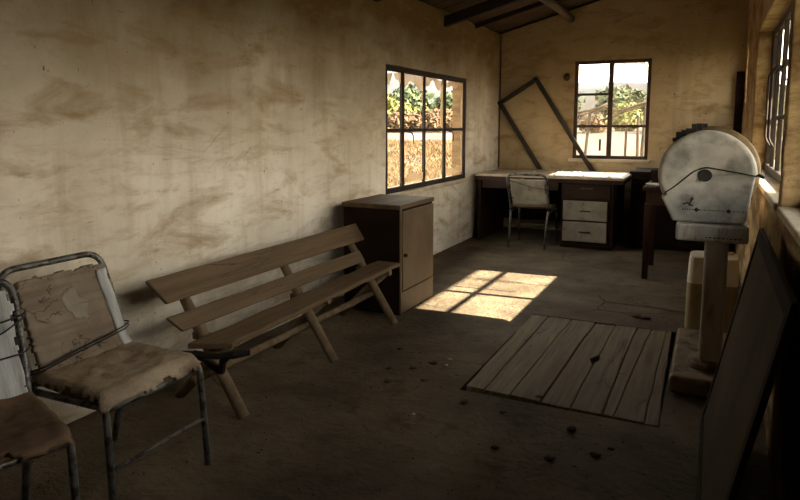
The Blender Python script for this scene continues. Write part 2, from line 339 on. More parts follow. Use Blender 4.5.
# windows ------------------------------------------------------------
def window(name, axis, p, u0, u1, z0, z1, vb, hb, m, th=.035, fw=.04, bw=.024, panes=None, broken=()):
    root = bpy.data.objects.new(name, None); COL.objects.link(root); root['kind'] = 'structure'
    c = (u0+u1)/2; root.location = (p, c, z0) if axis == 'x' else (c, p, z0)
    def bb(bm, a0, a1, b0, b1, t=th):
        a0 -= c; a1 -= c; b0 -= z0; b1 -= z0
        if axis == 'x': box(bm, -t/2, t/2, a0, a1, b0, b1)
        else: box(bm, a0, a1, -t/2, t/2, b0, b1)
    bm = bmesh.new(); bb(bm,u0,u0+fw,z0,z1); bb(bm,u1-fw,u1,z0,z1); bb(bm,u0+fw,u1-fw,z1-fw,z1); bb(bm,u0+fw,u1-fw,z0,z0+fw)
    link('frame', bm, m, root, bevel=.005)
    for v, w in vb: bm = bmesh.new(); bb(bm, v-w/2, v+w/2, z0+fw, z1-fw, th*.8); link('mullion', bm, m, root, bevel=.004)
    for a0, a1, z, w in hb: bm = bmesh.new(); bb(bm, a0, a1, z-w/2, z+w/2, th*.6); link('glazing_bar', bm, m, root, bevel=.003)
    return root, c
def pane(root, axis, c, z0, u0, u1, a, b, mt, jag=None, cut=None):
    """thin glass sheet; jag = function t -> lower edge fraction for a broken shard hanging from the top"""
    bm = bmesh.new(); n = 14 if jag else 1; t_ = .003; rows = []
    for k in range(n+1):
        u = u0+(u1-u0)*k/n-c; lo = (jag(k/n) if jag else a)-z0; hi = b-z0
        if cut: hi = min(hi, cut(k/n)-z0) if not jag else hi
        q = []
        for z in (lo, hi):
            for s in (-t_/2, t_/2): q.append(bm.verts.new((s,u,z) if axis == 'x' else (u,s,z)))
        rows.append(q)
    for r0, r1 in zip(rows, rows[1:]):
        for i, j in ((0,1),(1,3),(3,2),(2,0)): bm.faces.new((r0[i], r0[j], r1[j], r1[i]))
    for r in (rows[0], rows[-1]): bm.faces.new((r[0], r[1], r[3], r[2]))
    return link('glass_pane', bm, mt, root)
# left window (4 x 2)
root, c = window('window_1', 'x', -.025, LW[0], LW[1], LW[2], LW[3], [(5.245,.05),(5.73,.03),(6.25,.05)], [(LW[0],LW[1],1.275,.03)], M['win_frame'], fw=.05)
cols = [(4.93,5.22),(5.27,5.715),(5.745,6.225),(6.275,6.80)]
for k, (a, b) in enumerate(cols):
    f1 = lambda t, k=k: 1.74 - [.05,.08,.06,.03][k]*(.4+noise.noise(Vector((t*3.3+k*7,0,0)))*1.6+.35*math.sin(t*9+k)) - (.02 if k == 1 and t > .6 else 0)
    pane(root, 'x', c, LW[2], a, b, 0, 1.785, M['grimy'], jag=lambda t, f1=f1: min(1.78, f1(t)))
    if k in (0, 2): pane(root, 'x', c, LW[2], a, b, 0, 1.26, M['glass'], jag=lambda t, k=k: .795)
    else:
        bm = bmesh.new()
        pts = [(a, .795), (b, .795)]+[(b-(b-a)*t, .795+max(.01, .07+.06*noise.noise(Vector((t*5+k,3,0))))) for t in (0,.15,.3,.45,.6,.75,.9,1)]
        prism(bm, [(y-c, z-LW[2]) for y, z in pts], 'x', -.0015, .0015); link('glass_shard', bm, M['grimy'], root)
# ragged side strips of glass still puttied beside the bars
for (y0_, w0, z0_, z1_) in ((6.225,-.09,1.29,1.78), (6.80,-.06,.8,1.25), (6.80,-.05,1.29,1.78), (5.715,-.03,1.5,1.78)):
    L = [(y0_, z0_)]+[(y0_+w0*(.3+.7*(.5+noise.noise(Vector((z*7,y0_*3,0))))*(1.2 if 0 < i < 9 else .2)), z) for i, z in enumerate([z0_+(z1_-z0_)*i/9 for i in range(10)])]+[(y0_, z1_)]
    bm = bmesh.new(); prism(bm, [(y-c, z-LW[2]) for y, z in L], 'x', -.0045, -.0018); link('glass_shard', bm, M['grimy'], root)
for y in (5.28, 6.29):   # window stays
    link('handle', T(rounded([(.02,y-c,.54),(.06,y-c+.05,.53),(.05,y-c+.10,.50),(.05,y-c+.10,.43)], .03), .006, 6), M['win_frame'], root, smooth=True)
# back window (2 x 3)
root, c = window('window_2', 'y', YB+.03, BW[0], BW[1], BW[2], BW[3], [(1.375,.055)], [(BW[0],BW[1],1.308,.03),(BW[0],1.375,1.69,.03)], M['win_back'], fw=.042)
for a, b, z0_, z1_ in ((.99,1.35,1.32,1.67),(1.4,1.78,1.32,2.05),(.99,1.35,.95,1.29),(1.4,1.78,.95,1.29)):
    pane(root, 'y', c, BW[2], a, b, z0_, z1_, M['glass'])
pane(root, 'y', c, BW[2], 1.4, 1.78, 0, 2.05, M['grimy'], jag=lambda t: 2.04-.03*(.5+noise.noise(Vector((t*5,2,0)))))
bm = bmesh.new(); box(bm, -.12,-.10,-.05,-.02,.1,.24); link('handle', bm, M['win_back'], root)
# right windows
root, c = window('window_3', 'x', W+.115, RW[0], RW[1], RW[2], RW[3], [(4.85,.05),(5.3,.014)], [(RW[0],RW[1],1.70,.03),(RW[0],RW[1],1.37,.028)], M['win_frame'], fw=.05)
for y in (5.35, 5.02):
    link('handle', T(rounded([(-.02,y-c,.75),(-.05,y-c,.70),(-.05,y-c-.02,.25),(-.02,y-c-.02,.2)], .03), .008, 6), M['win_frame'], root, smooth=True)
root, c = window('window_4', 'x', W+.115, RN[0], RN[1], RN[2], RN[3], [(2.05,.05),(1.5,.025),(2.6,.025)], [(RN[0],RN[1],1.66,.03)], M['win_frame'], fw=.05)
root, c = window('window_5', 'x', W+.10, R3[0], R3[1], R3[2], R3[3], [(7.4,.03)], [], M['win_frame'], fw=.03)

# ------------------------------------------------------------ chairs
def sheet(nu, nv, f, th, m, name, parent, jag=None):
    """solidified quilt from f(u,v) -> point; jag removes cells"""
    bm = bmesh.new(); V = {}
    def g(i, j):
        if (i,j) not in V: V[i,j] = bm.verts.new(f(i/nu, j/nv))
        return V[i,j]
    for i in range(nu):
        for j in range(nv):
            if jag and jag((i+.5)/nu, (j+.5)/nv): continue
            bm.faces.new((g(i,j), g(i+1,j), g(i+1,j+1), g(i,j+1)))
    o = link(name, bm, m, parent, smooth=True)
    s = o.modifiers.new('solid', 'SOLIDIFY'); s.thickness = th; s.offset = 0
    return o
def chair(name, label, loc, rz, back_m, seat_m, seed, lining=True, group='tubular steel chairs', fullback=True):
    t = thing(name, label, 'chair', loc, rz, group); r = .0125; tb = M['tube']
    hoop = rounded([(-.17,-.205,.405),(-.20,-.21,.50),(-.325,-.215,.80),(-.325,.215,.80),(-.20,.21,.50),(-.17,.205,.405)], .075, 8)
    link('back_frame', T(hoop, r, 12), tb, t, smooth=True)
    for s in (-1, 1):
        link('seat_rail', T(rounded([(-.20,s*.205,.385),(.19,s*.212,.40)], .03), r, 10), tb, t, smooth=True)
        link('leg', T(rounded([(.175,s*.212,.402),(.205,s*.213,.385),(.225,s*.218,0)], .02), r, 10), tb, t, smooth=True)
        link('leg', T(rounded([(-.17,s*.205,.40),(-.20,s*.20,.30),(-.27,s*.195,0)], .05), r, 10), tb, t, smooth=True)
    link('stretcher', T([(.219,-.216,.19),(.219,.216,.19)], .007, 8), tb, t, smooth=True)
    link('seat_frame', T([(.197,-.212,.392),(.20,0,.388),(.197,.212,.392)], r, 10), tb, t, smooth=True)
    nz = lambda a, b, k: noise.noise(Vector((a*k+seed*13, b*k, seed)))
    def fs(u, v):     # seat: u front(0)-back(1), v across
        x = .225-.41*u; y = -.235+.47*v
        z = .447+.010*nz(u,v,3)+.007*nz(u,v,9) - .016*math.sin(math.pi*v)*math.sin(math.pi*min(1,u*1.2))
        if u < .16: z -= (1-u/.16)**2*.055; x -= (1-u/.16)*.008
        e = min(v, 1-v)
        if e < .10: z -= (1-e/.10)**2*(.04+.02*nz(u,v*0,6)); y += (.5-v)*(1-e/.1)*.03
        return (x, y+.006*nz(u,v,6), z)
    jag = lambda u, v: v < .03+.05*nz(u,0,7)+.03*nz(u,4,23) or v > .985+.04*nz(u,2,9) or u < .012+.045*nz(0,v,6)+.02*nz(1,v,21)
    sheet(64, 64, fs, .014, seat_m, 'seat', t, jag)
    # layered torn edges of the seat
    def fs2(u, v):
        p = fs(.03+.9*u, .03+.94*v); return (p[0], p[1], p[2]-.016+.004*nz(u,v,14))
    sheet(20, 20, fs2, .012, M['rust_seat'], 'seat_padding', t)
    zt = .765 if fullback else .75
    def fb(u, v):     # back: u bottom-top, v across
        z = .44+(zt-.44)*u; k = (z-.44)/.36
        x = -.172-.14*k + .022*math.sin(math.pi*v) - .03*math.sin(math.pi*v)*u
        x -= .02*math.sin(math.pi*min(v,1-v)) if 0 else 0
        y = -.20+.40*v + .004*nz(u,0,8)
        if u < .12: x += (1-u/.12)*.02
        return (x+.022+.006*nz(u,v,4), y, z-.012*(math.cos(2*math.pi*v)-1)*.5*u*0)
    sheet(60, 52, fb, .022, back_m, 'backrest', t, lambda u, v: v < .03+.05*nz(u,3,8)+.03*nz(u,5,25) or v > .975+.05*nz(u,8,9) or u > .985+.03*nz(1,v,7))
    if lining:
        def fl(u, v):
            p = fb(.02+.92*u, .845+.115*v+.02*nz(u,1,4)+(.02*(1-u)**2)); return (p[0]+.013+.008*math.sin(math.pi*v), p[1], p[2])
        o = sheet(24, 4, fl, .006, M['foam'], 'torn_lining', t); o['label'] = 'pale torn lining strip on the backrest'
        def fp(u, v):
            a = v*2*math.pi; rr = u*(1+.55*noise.noise(Vector((math.cos(a)*1.7,math.sin(a)*1.7,4.3)))+.15*noise.noise(Vector((math.cos(a)*6,math.sin(a)*6,1))))
            p = fb(.62+.19*rr*math.sin(a), .52+.12*rr*math.cos(a)); return (p[0]+.0125, p[1], p[2])
        o = sheet(5, 44, fp, .002, M['patch'], 'worn_patch', t); o['label'] = 'pale worn oval patch on the backrest'
    return t
c1 = chair('metal_chair', 'steel chair with cracked brown leather back and seat bound with wire, beside the bench', (.57,1.585,0), 0, M['leather'], M['seat_leather'], 1)
for dz, dx in ((0,0),(.013,.006)):
    pts = [(-.21,-.232,.455+dz),(-.16,-.225,.452+dz),(-.115+dx,-.19,.470+dz),(-.130+dx,-.05,.487+dz),(-.135+dx,.08,.500+dz),(-.150,.185,.508+dz),(-.185,.229,.508+dz),(-.215,.225,.505+dz)]
    link('wire', T(rounded(pts, .03, 4), .0032, 6), M['wire'], c1, smooth=True)
c2 = chair('metal_chair', 'steel chair with torn whitish back and rusty seat, cut off at the left edge', (.596,1.045,0), R(-19), M['foam'], M['rust_seat'], 5, lining=False)
for pts in ([(-.24,.232,.70),(-.21,.222,.695),(-.20,.15,.68),(-.20,-.05,.66),(-.22,-.225,.66)], [(-.24,.232,.69),(-.21,.222,.685),(-.195,.15,.645),(-.18,-.05,.60),(-.2,-.225,.58)], [(-.20,.228,.58),(-.165,.20,.575),(-.148,.0,.565),(-.17,-.225,.55)]):
    link('wire', T(rounded(pts, .02, 4), .003, 6), M['wire'], c2, smooth=True)
c3 = chair('metal_chair', 'slender tubular steel chair with a pale back panel, tucked under the desk', (.755,6.97,0), R(90), M['drawer'], M['rust_seat'], 9, lining=False, fullback=False)
link('wire', T(rounded([(-.345,.225,.76),(-.335,.15,.73),(-.31,-.05,.67),(-.28,-.2,.65),(-.27,-.225,.64)], .03, 4), .003, 6), M['wire'], c3, smooth=True)

# ------------------------------------------------------------ bench
bt = thing('wooden_bench', 'long slatted wooden bench on crossed legs against the left wall', 'bench', (.45,2.94,0))
P = lambda x, y, z: (x-.45, y-2.94, z)
bm = bmesh.new()
def slat(y0, y1, z0, z1, th, k=.65, c0=.66, off=.03):
    bm = bmesh.new(); X = lambda z: c0-k*z+off
    prof = [(X(z0), z0), (X(z1), z1), (X(z1)-th, z1-.01), (X(z0)-th, z0-.01)]; rows = []
    n = 12
    for i in range(n+1):
        y = y0+(y1-y0)*i/n; sk = .05 if i == 0 else 0; w = .004*math.sin(i*1.3)
        rows.append([bm.verts.new(P(px+w, y+(sk*(z1-pz)/(z1-z0) if i == 0 else 0), pz+w*.4)) for px, pz in prof])
    for a, b in zip(rows, rows[1:]):
        for q in range(4): bm.faces.new((a[q], a[(q+1)%4], b[(q+1)%4], b[q]))
    bm.faces.new(rows[0]); bm.faces.new(rows[-1]); return bm
link('back_slat', slat(2.01, 3.875, .525, .635, .022), M['bench'], bt, bevel=.006)
link('back_slat', slat(2.02, 3.74, .405, .475, .022), M['bench'], bt, bevel=.006)
bm = bmesh.new(); rows = []
for i in range(15):
    t = i/14; y = 2.0+(3.885-2.0)*t; w = .003*math.sin(i*2.1); sk = .09 if i == 0 else 0
    xb, xf = .515-.065*t, .685-.065*t
    rows.append([bm.verts.new(P(x, y+sk*(x-xb)/.17, z+w)) for x, z in ((xb,.358),(xb,.384),(xf-.005,.384),(xf,.377),(xf,.358))])
for a, b in zip(rows, rows[1:]):
    for q in range(5): bm.faces.new((a[q], a[(q+1)%5], b[(q+1)%5], b[q]))
bm.faces.new(rows[0]); bm.faces.new(rows[-1])
link('seat', bm, M['bench'], bt, bevel=.005)
for y in (2.185, 2.96, 3.72):
    bm = bmesh.new(); tube(bm, [P(.66,y,0), P(.43,y,.35), P(.262,y,.615)], [.026,.028,.022], 10); link('leg', bm, M['bench_leg'], bt, smooth=True)
    bm = bmesh.new(); tube(bm, [P(.22,y+.045,0), P(.40,y+.045,.18), P(.59,y+.045,.35)], [.024,.026,.024], 10); link('leg', bm, M['bench_leg'], bt, smooth=True)
    bm = bmesh.new(); beam(bm, P(.36,y+.02,.34), P(.62,y+.02,.34), .035, .035); link('crosspiece', bm, M['bench_leg'], bt, bevel=.004)
bm = bmesh.new(); tube(bm, [P(.44,2.1,.165), P(.45,3.0,.17), P(.44,3.8,.165)], .020, 10); link('stretcher', bm, M['bench_leg'], bt, smooth=True)
bm = bmesh.new()     # charred broken bracket under the near end
tube(bm, [P(.50,1.96,.352), P(.57,2.0,.344), P(.66,2.03,.340), P(.72,2.06,.348), P(.775,2.10,.352)], [.011,.016,.014,.02,.012], 7)
tube(bm, [P(.55,2.0,.345), P(.56,2.06,.30), P(.565,2.14,.22)], .017, 7); tube(bm, [P(.70,2.05,.345), P(.64,2.08,.30), P(.575,2.14,.22)], .017, 7)
o = link('bracket', bm, M['black_iron'], bt); o['label'] = 'black broken bracket under the near end'

# ------------------------------------------------------------ cabinet
cb = thing('metal_cabinet', 'low brown single-door cabinet against the left wall under the long window', 'cabinet', (.37,4.19,0))
cx0, cx1, cy0, cy1, H = -.21, .235, -.29, .285, .765
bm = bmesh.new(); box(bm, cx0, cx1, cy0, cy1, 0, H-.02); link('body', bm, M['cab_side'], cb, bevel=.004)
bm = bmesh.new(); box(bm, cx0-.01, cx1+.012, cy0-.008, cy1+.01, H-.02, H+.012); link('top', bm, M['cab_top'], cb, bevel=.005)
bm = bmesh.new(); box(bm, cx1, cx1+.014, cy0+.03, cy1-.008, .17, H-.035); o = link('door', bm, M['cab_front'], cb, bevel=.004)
bm = bmesh.new(); cyl(bm, (cx1+.024, cy0+.055, .42), (1,0,0), .012, .02, 14); link('handle', bm, M['black_iron'], o)
bm = bmesh.new(); box(bm, cx1, cx1+.010, cy0+.004, cy1, .01, .16); link('kick_panel', bm, M['cab_front'], cb, bevel=.003)
bm = bmesh.new(); box(bm, cx1, cx1+.008, cy0+.002, cy0+.026, .0, H-.022); link('edge_strip', bm, M['cab_front'], cb)

# ------------------------------------------------------------ desk
dk = thing('wooden_desk', 'wide dark wooden desk with a dusty top under the back window', 'desk', (.89,7.45,0))
D = lambda bm, x0, x1, y0, y1, z0, z1: box(bm, x0-.89, x1-.89, y0-7.45, y1-7.45, z0, z1)
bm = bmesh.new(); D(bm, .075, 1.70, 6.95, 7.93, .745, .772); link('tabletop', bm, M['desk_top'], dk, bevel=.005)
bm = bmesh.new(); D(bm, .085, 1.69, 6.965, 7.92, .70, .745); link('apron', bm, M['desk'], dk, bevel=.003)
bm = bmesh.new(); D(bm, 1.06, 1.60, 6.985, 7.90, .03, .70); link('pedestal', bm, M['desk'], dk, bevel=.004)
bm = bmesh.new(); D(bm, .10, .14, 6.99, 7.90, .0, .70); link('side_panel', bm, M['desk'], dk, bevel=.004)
bm = bmesh.new(); D(bm, .14, 1.06, 7.85, 7.88, .15, .70); link('modesty_panel', bm, M['dark_wood'], dk)
bm = bmesh.new(); D(bm, .16, 1.02, 6.972, 6.99, .61, .70); o = link('drawer', bm, M['desk'], dk, bevel=.004)
bm = bmesh.new(); D(bm, 1.09, 1.57, 6.965, 6.985, .535, .69); o = link('drawer', bm, M['desk'], dk, bevel=.005)
link('handle', T(rounded([(1.27-.89,-.485,.65),(1.27-.89,-.505,.65),(1.39-.89,-.505,.65),(1.39-.89,-.485,.65)], .01), .006, 8), M['tube'], o, smooth=True)
for z0, z1 in ((.305,.515),(.075,.29)):
    bm = bmesh.new(); D(bm, 1.085, 1.545, 6.95, 6.985, z0, z1); o = link('drawer', bm, M['drawer'], dk, bevel=.006); o['label'] = 'pale painted drawer front'
    zc = (z0+z1)/2
    link('handle', T(rounded([(1.27-.89,-.5,zc),(1.27-.89,-.522,zc),(1.37-.89,-.522,zc),(1.37-.89,-.5,zc)], .01), .006, 8), M['black_iron'], o, smooth=True)
bm = bmesh.new(); D(bm, 1.06, 1.60, 6.97, 7.9, 0, .03); link('plinth', bm, M['dark_wood'], dk)
# rubble / flakes of plaster on desk top
for k in range(16):
    bm = bmesh.new(); bmesh.ops.create_icosphere(bm, subdivisions=1, radius=rnd.uniform(.008,.02))
    for v in bm.verts: v.co += Vector([rnd.uniform(-.004,.004) for _ in range(3)]); v.co.z *= .5
    o = link('plaster_flake', bm, M['chip']); o.location = (rnd.uniform(.6,1.6), rnd.uniform(7.05,7.85), .778)
    o.rotation_euler = (0,0,rnd.uniform(0,6)); tag(o, 'small pale plaster flake lying on the dusty desk top', 'plaster flake', 'plaster flakes on the desk')

# long empty frame leaning behind the desk
fr = thing('empty_frame', 'long empty wooden frame leaning crookedly against the back wall behind the desk', 'frame', (0,0,0))
A = Vector((.03,YB-.045,1.60)); Bc = Vector((.487,YB-.045,1.885)); dr = Vector((.54,0,-.842)); Lf = 1.865
sh = (Bc-A); A2, B2 = A+dr*Lf, Bc+dr*Lf*.985
fr.location = (A2.x, A2.y, 0)
for a, b in ((A,Bc),(A,A2),(Bc,B2),(A2,B2)):
    bm = bmesh.new(); e = (b-a).normalized()*.022; beam(bm, a-e-fr.location, b+e-fr.location, .05, .05, up=(0,1,0)); link('rail', bm, M['frame_wood'], fr, bevel=.006)

# sideboard right of the desk
sb = thing('sideboard', 'very dark wooden sideboard between the desk and the right wall', 'cabinet', (2.2,7.6,0))
bm = bmesh.new(); box(bm, -.46, .46, -.35, .33, .04, .80); link('body', bm, M['dark_wood'], sb, bevel=.004)
bm = bmesh.new(); box(bm, -.48, .48, -.38, .34, .80, .83); link('top', bm, M['dark_wood'], sb, bevel=.004)
for s in (0, 1):
    bm = bmesh.new(); box(bm, -.44+s*.45, -.01+s*.44, -.362, -.35, .08, .76); d_ = link('door', bm, M['dark_wood'], sb, bevel=.003)
    bm = bmesh.new(); cyl(bm, (-.05+s*.11, -.37, .45), (0,1,0), .012, .02, 10); link('knob', bm, M['black_iron'], d_)
bm = bmesh.new(); box(bm, -.44, .44, -.32, .30, 0, .04); link('plinth', bm, M['dark_wood'], sb)
# small table
tb = thing('side_table', 'dark reddish wooden table standing behind the weighing machine', 'table', (2.35,6.1,0))
bm = bmesh.new(); box(bm, -.36, .36, -.33, .38, .77, .80); link('tabletop', bm, M['red_wood'], tb, bevel=.004)
bm = bmesh.new(); box(bm, -.33, .33, -.30, .35, .64, .77); link('apron', bm, M['red_wood'], tb, bevel=.003)
for x in (-.315, .30):
    for y in (-.285, .33):
        bm = bmesh.new(); beam(bm, (x,y,0), (x,y,.66), .048, .048, up=(0,1,0)); link('leg', bm, M['red_wood'], tb, bevel=.004)
bm = bmesh.new()
for q in (((-.34,-.28),(-.14,-.29),(-.12,-.24),(-.25,-.20),(-.33,-.23)),):
    prism(bm, [(x+2.35, y+6.1) for x, y in q], 'z', .802, .808)
v = [v for v in bm.verts if v.co.x < 2.12]
for q in v: q.co.z += .02
tag(link('paper_scrap', bm, M['paper']), 'white scrap of paper on the corner of the reddish table', 'paper')
bx = thing('wooden_box', 'dark wooden box standing on the reddish table', 'box', (2.33,6.28,.80))
bm = bmesh.new(); box(bm, -.30, .25, -.14, .14, 0, .10); link('body', bm, M['dark_wood'], bx, bevel=.004)
bm = bmesh.new(); box(bm, -.31, .26, -.15, .15, .10, .125); link('lid', bm, M['dark_wood'], bx, bevel=.004)

# ------------------------------------------------------------ weighing machine
sm = thing('weighing_machine', 'old grey enamel drum weighing machine on a single column', 'scale', (2.53,3.6,0))
Q = lambda x, z: (x-2.53, z)
bm = bmesh.new(); prism(bm, [Q(2.375,.095)[:1]+(-.27,), (2.69-2.53,-.27), (2.69-2.53,.60), (2.375-2.53,.60)], 'z', 0, .085)
link('base', bm, M['slab'], sm, bevel=.015)
bm = bmesh.new(); cyl(bm, (2.555-2.53, -.03, .10), (0,0,1), .105, .035, 28); cyl(bm, (2.555-2.53,-.03,.125), (0,0,1), .08, .02, 28); link('base_ring', bm, M['slab'], sm, bevel=.006)
bm = bmesh.new(); box(bm, 2.50-2.53, 2.607-2.53, -.10, .08, .11, .76); link('column', bm, M['enamel_post'], sm, bevel=.018, segs=4)
bm = bmesh.new(); box(bm, 2.367-2.53, 2.687-2.53, -.20, .60, .758, .845); link('tray', bm, M['enamel_post'], sm, bevel=.012)
# body: faceted box below the drum lid
bm = bmesh.new()
prism(bm, [Q(2.352,.85),Q(2.664,.85),Q(2.672,.865),Q(2.700,1.085),Q(2.692,1.098),Q(2.545,1.115),Q(2.49,1.125),Q(2.44,1.11),Q(2.40,1.07),Q(2.36,1.03),Q(2.30,.985),Q(2.292,.97),Q(2.345,.86)], 'y', -.188, .55)
body = link('housing', bm, M['enamel'], sm, bevel=.014, segs=3)
# drum lid: upper part of a disc with rounded rim
bm = bmesh.new(); cxl, czl, rl = 2.487, 1.083, .2125; n = 44; a0, a1 = R(2), R(212)
prof = [(-.19,.0),(-.215,.0),(-.222,.55),(-.222,.88),(-.214,.955),(-.195,1.0),(.10,1.0),(.10,.95)]
rows = []
for k in range(n+1):
    a = a0+(a1-a0)*k/n; rx = rl*(1.03 if math.cos(a) > 0 else 1.0)
    rows.append([bm.verts.new((cxl-2.53+math.cos(a)*rx*f, y, czl+math.sin(a)*rl*f)) for y, f in prof])
for a, b in zip(rows, rows[1:]):
    for q in range(len(prof)-1):
        try: bm.faces.new((a[q], a[q+1], b[q+1], b[q]))
        except ValueError: pass
bmesh.ops.remove_doubles(bm, verts=bm.verts[:], dist=.0004)
lid = link('drum_lid', bm, M['enamel_lid'], sm, smooth=True)
# tarnished drum behind the lid
bm = bmesh.new(); rows = []
pr = [(.06,.150),(.06,.222),(.075,.232),(.62,.232),(.64,.225),(.64,.05)]
for k in range(57):
    a = 2*math.pi*k/56; rows.append([bm.verts.new((2.503-2.53+math.cos(a)*r_, y, 1.085+math.sin(a)*r_)) for y, r_ in pr])
for a, b in zip(rows, rows[1:]):
    for q in range(len(pr)-1): bm.faces.new((a[q], a[q+1], b[q+1], b[q]))
bmesh.ops.remove_doubles(bm, verts=bm.verts[:], dist=.0004)
link('drum', bm, M['brass'], sm, smooth=True)
bm = bmesh.new()
for k in range(7):
    a = R(98+k*6.5); beam(bm, (2.503-2.53+math.cos(a)*.236, .03, 1.085+math.sin(a)*.236), (2.503-2.53+math.cos(a)*.236, .13, 1.085+math.sin(a)*.236), .022+.006*(k%2), .02+.012*(k%3))
link('clamp', bm, M['scale_black'], sm)
# dark hub window
bm = bmesh.new(); cyl(bm, (2.485-2.53, -.2235, 1.083), (0,1,0), .026, .006, 26); h_ = link('hub', bm, M['scale_black'], sm)
bm = bmesh.new(); pts = [(2.485-2.53+.027*math.cos(a), -.226, 1.083+.027*math.sin(a)) for a in [k*math.pi/12 for k in range(25)]]; tube(bm, pts, .003, 6); link('hub_ring', bm, M['scale_black'], h_, smooth=True)
# black line painting the shade at the step where lid overlaps housing
pts = [(x-2.53,-.222,z) for x, z in ((2.305,.987),(2.36,1.03),(2.40,1.068),(2.44,1.105),(2.487,1.122),(2.545,1.112),(2.62,1.10),(2.70,1.085))]
link('seam_shade', T(rounded(pts, .02, 4), .0035, 6), M['black_iron'], sm, smooth=True)
# dotted ornamental line with diamonds
bm = bmesh.new(); zz = .912; xx = 2.395
while xx < 2.668:
    if min(abs(xx-2.455), abs(xx-2.595)) > .013:
        beam(bm, (xx-2.53-.0025,-.1885,zz), (xx-2.53+.0025,-.1885,zz), .0055, .0065 if int(xx*1000)%3 else .004)
    xx += .0105
for cx_ in (2.455, 2.595): prism(bm, [(cx_-2.53-.013,zz),(cx_-2.53,zz-.012),(cx_-2.53+.013,zz),(cx_-2.53,zz+.012)], 'y', -.1905, -.187)
for dx, dz in ((-.025,.0),(.02,.0),(.0,.0)): pass
link('ornament_line', bm, M['scale_black'], sm)
bm = bmesh.new()
for pts in ([(2.395,.937),(2.415,.945),(2.425,.935),(2.44,.93)], [(2.42,.93),(2.43,.955),(2.44,.968)], [(2.425,.965),(2.435,.96),(2.432,.975)]):
    tube(bm, [(x-2.53,-.1885,z) for x, z in pts], .0028, 5)
link('scribble', bm, M['scale_black'], sm)
bm = bmesh.new(); xx = 2.50
while xx < 2.66:
    w_ = rnd.uniform(.008,.016); box(bm, xx-2.53, xx-2.53+w_, -.2015, -.1995, .778, .783); xx += w_+.006
link('lettering', bm, M['scale_black'], sm)
link('side_lever', T(rounded([(.165,-.15,1.085),(.185,-.18,1.088),(.20,-.2,1.078)], .02), .008, 8), M['scale_black'], sm, smooth=True)

# metal can behind the column
cn = thing('metal_can', 'large cream and white rectangular can standing behind the machine column', 'can', (2.553,4.42,0))
def rbox(x, y, z0, z1, taper=0, rad=.05):
    bm = bmesh.new(); pts = []
    for sx, sy, a in ((1,1,0),(-1,1,90),(-1,-1,180),(1,-1,270)):
        for k in range(7):
            t = R(a+15*k); pts.append((sx*(x-rad)+rad*math.cos(t), sy*(y-rad)+rad*math.sin(t)))
    lv = [(z0,1),(z1-.02,1-taper),(z1-.006,.985-taper),(z1,.95-taper)] if taper or z1 > .4 else [(z0,1),(z1,1)]
    rows = [[bm.verts.new((p[0]*s, p[1]*s, z)) for p in pts] for z, s in lv]
    for a, b in zip(rows, rows[1:]):
        for q in range(len(pts)): bm.faces.new((a[q], a[(q+1)%len(pts)], b[(q+1)%len(pts)], b[q]))
    bm.faces.new(rows[0]); bm.faces.new(rows[-1]); return bm
o = link('body', rbox(.145,.13,0,.345), M['can_cream'], cn, smooth=False); o['label'] = 'cream lower part'
o = link('shoulder', rbox(.145,.13,.345,.51,.04), M['can_white'], cn); o['label'] = 'white upper part'
link('handle', T(rounded([(-.05,0,.51),(-.05,0,.55),(.05,0,.55),(.05,0,.51)], .02), .008, 8), M['can_white'], cn, smooth=True)
bm = bmesh.new(); cyl(bm, (.09,.05,.515), (0,0,1), .022, .025, 18); link('cap', bm, M['can_cream'], cn)

# leaning board along right wall
lb = thing('framed_board', 'brown framed hardboard panel leaning against the right wall in the foreground', 'board', (2.6,2.35,0))
ln = lambda t, y, off: (2.53-2.6+.18*t+off, y-2.35, .89*t)
def quad(y0, y1, t0, t1, th):
    bm = bmesh.new(); vs = [bm.verts.new(ln(t, y, o_)) for o_ in (0, th) for t, y in ((t0,y0),(t0,y1),(t1,y1),(t1,y0))]
    for q in ((0,1,2,3),(4,7,6,5),(0,4,5,1),(1,5,6,2),(2,6,7,3),(3,7,4,0)): bm.faces.new([vs[i] for i in q])
    return bm
link('panel', quad(1.82,3.02,.05,.95,.008), M['panel_board'], lb)
for q in ((1.78,3.06,0,.055),(1.78,3.06,.945,1),(1.78,1.83,.055,.945),(3.01,3.06,.055,.945)):
    bm = quad(*q, .018); 
    for v in bm.verts: v.co.x -= .005
    link('frame_rail', bm, M['dark_wood'], lb, bevel=.003)
# dark plank upright in the far corner
bm = bmesh.new(); beam(bm, (2.745,7.99,0), (2.75,8.0,1.9), .05, .10, up=(1,0,0), seg=4)
tag(link('wooden_plank', bm, M['dark_wood'], bevel=.004), 'dark narrow plank standing upright in the far right corner', 'plank')
bm = bmesh.new(); bmesh.ops.create_icosphere(bm, subdivisions=3, radius=.04)
for v in bm.verts: v.co = Vector((v.co.x*1.0, v.co.y*.5, v.co.z)) * (1+.3*noise.noise(v.co*40))
o = link('broken_fitting', bm, M['win_back'], smooth=True); o.location = (.86, YB-.008, 1.90)
tag(o, 'small broken rusty fitting on the back wall left of the window', 'fitting')
# thin conduit wire in the left back corner
tag(link('wall_cable', T([(.018,YB-.016,2.44),(.02,YB-.018,1.8),(.017,YB-.015,1.1),(.018,YB-.016,.78)], .006, 6), M['win_frame'], smooth=True), 'thin dark cable running down the left rear corner', 'cable')

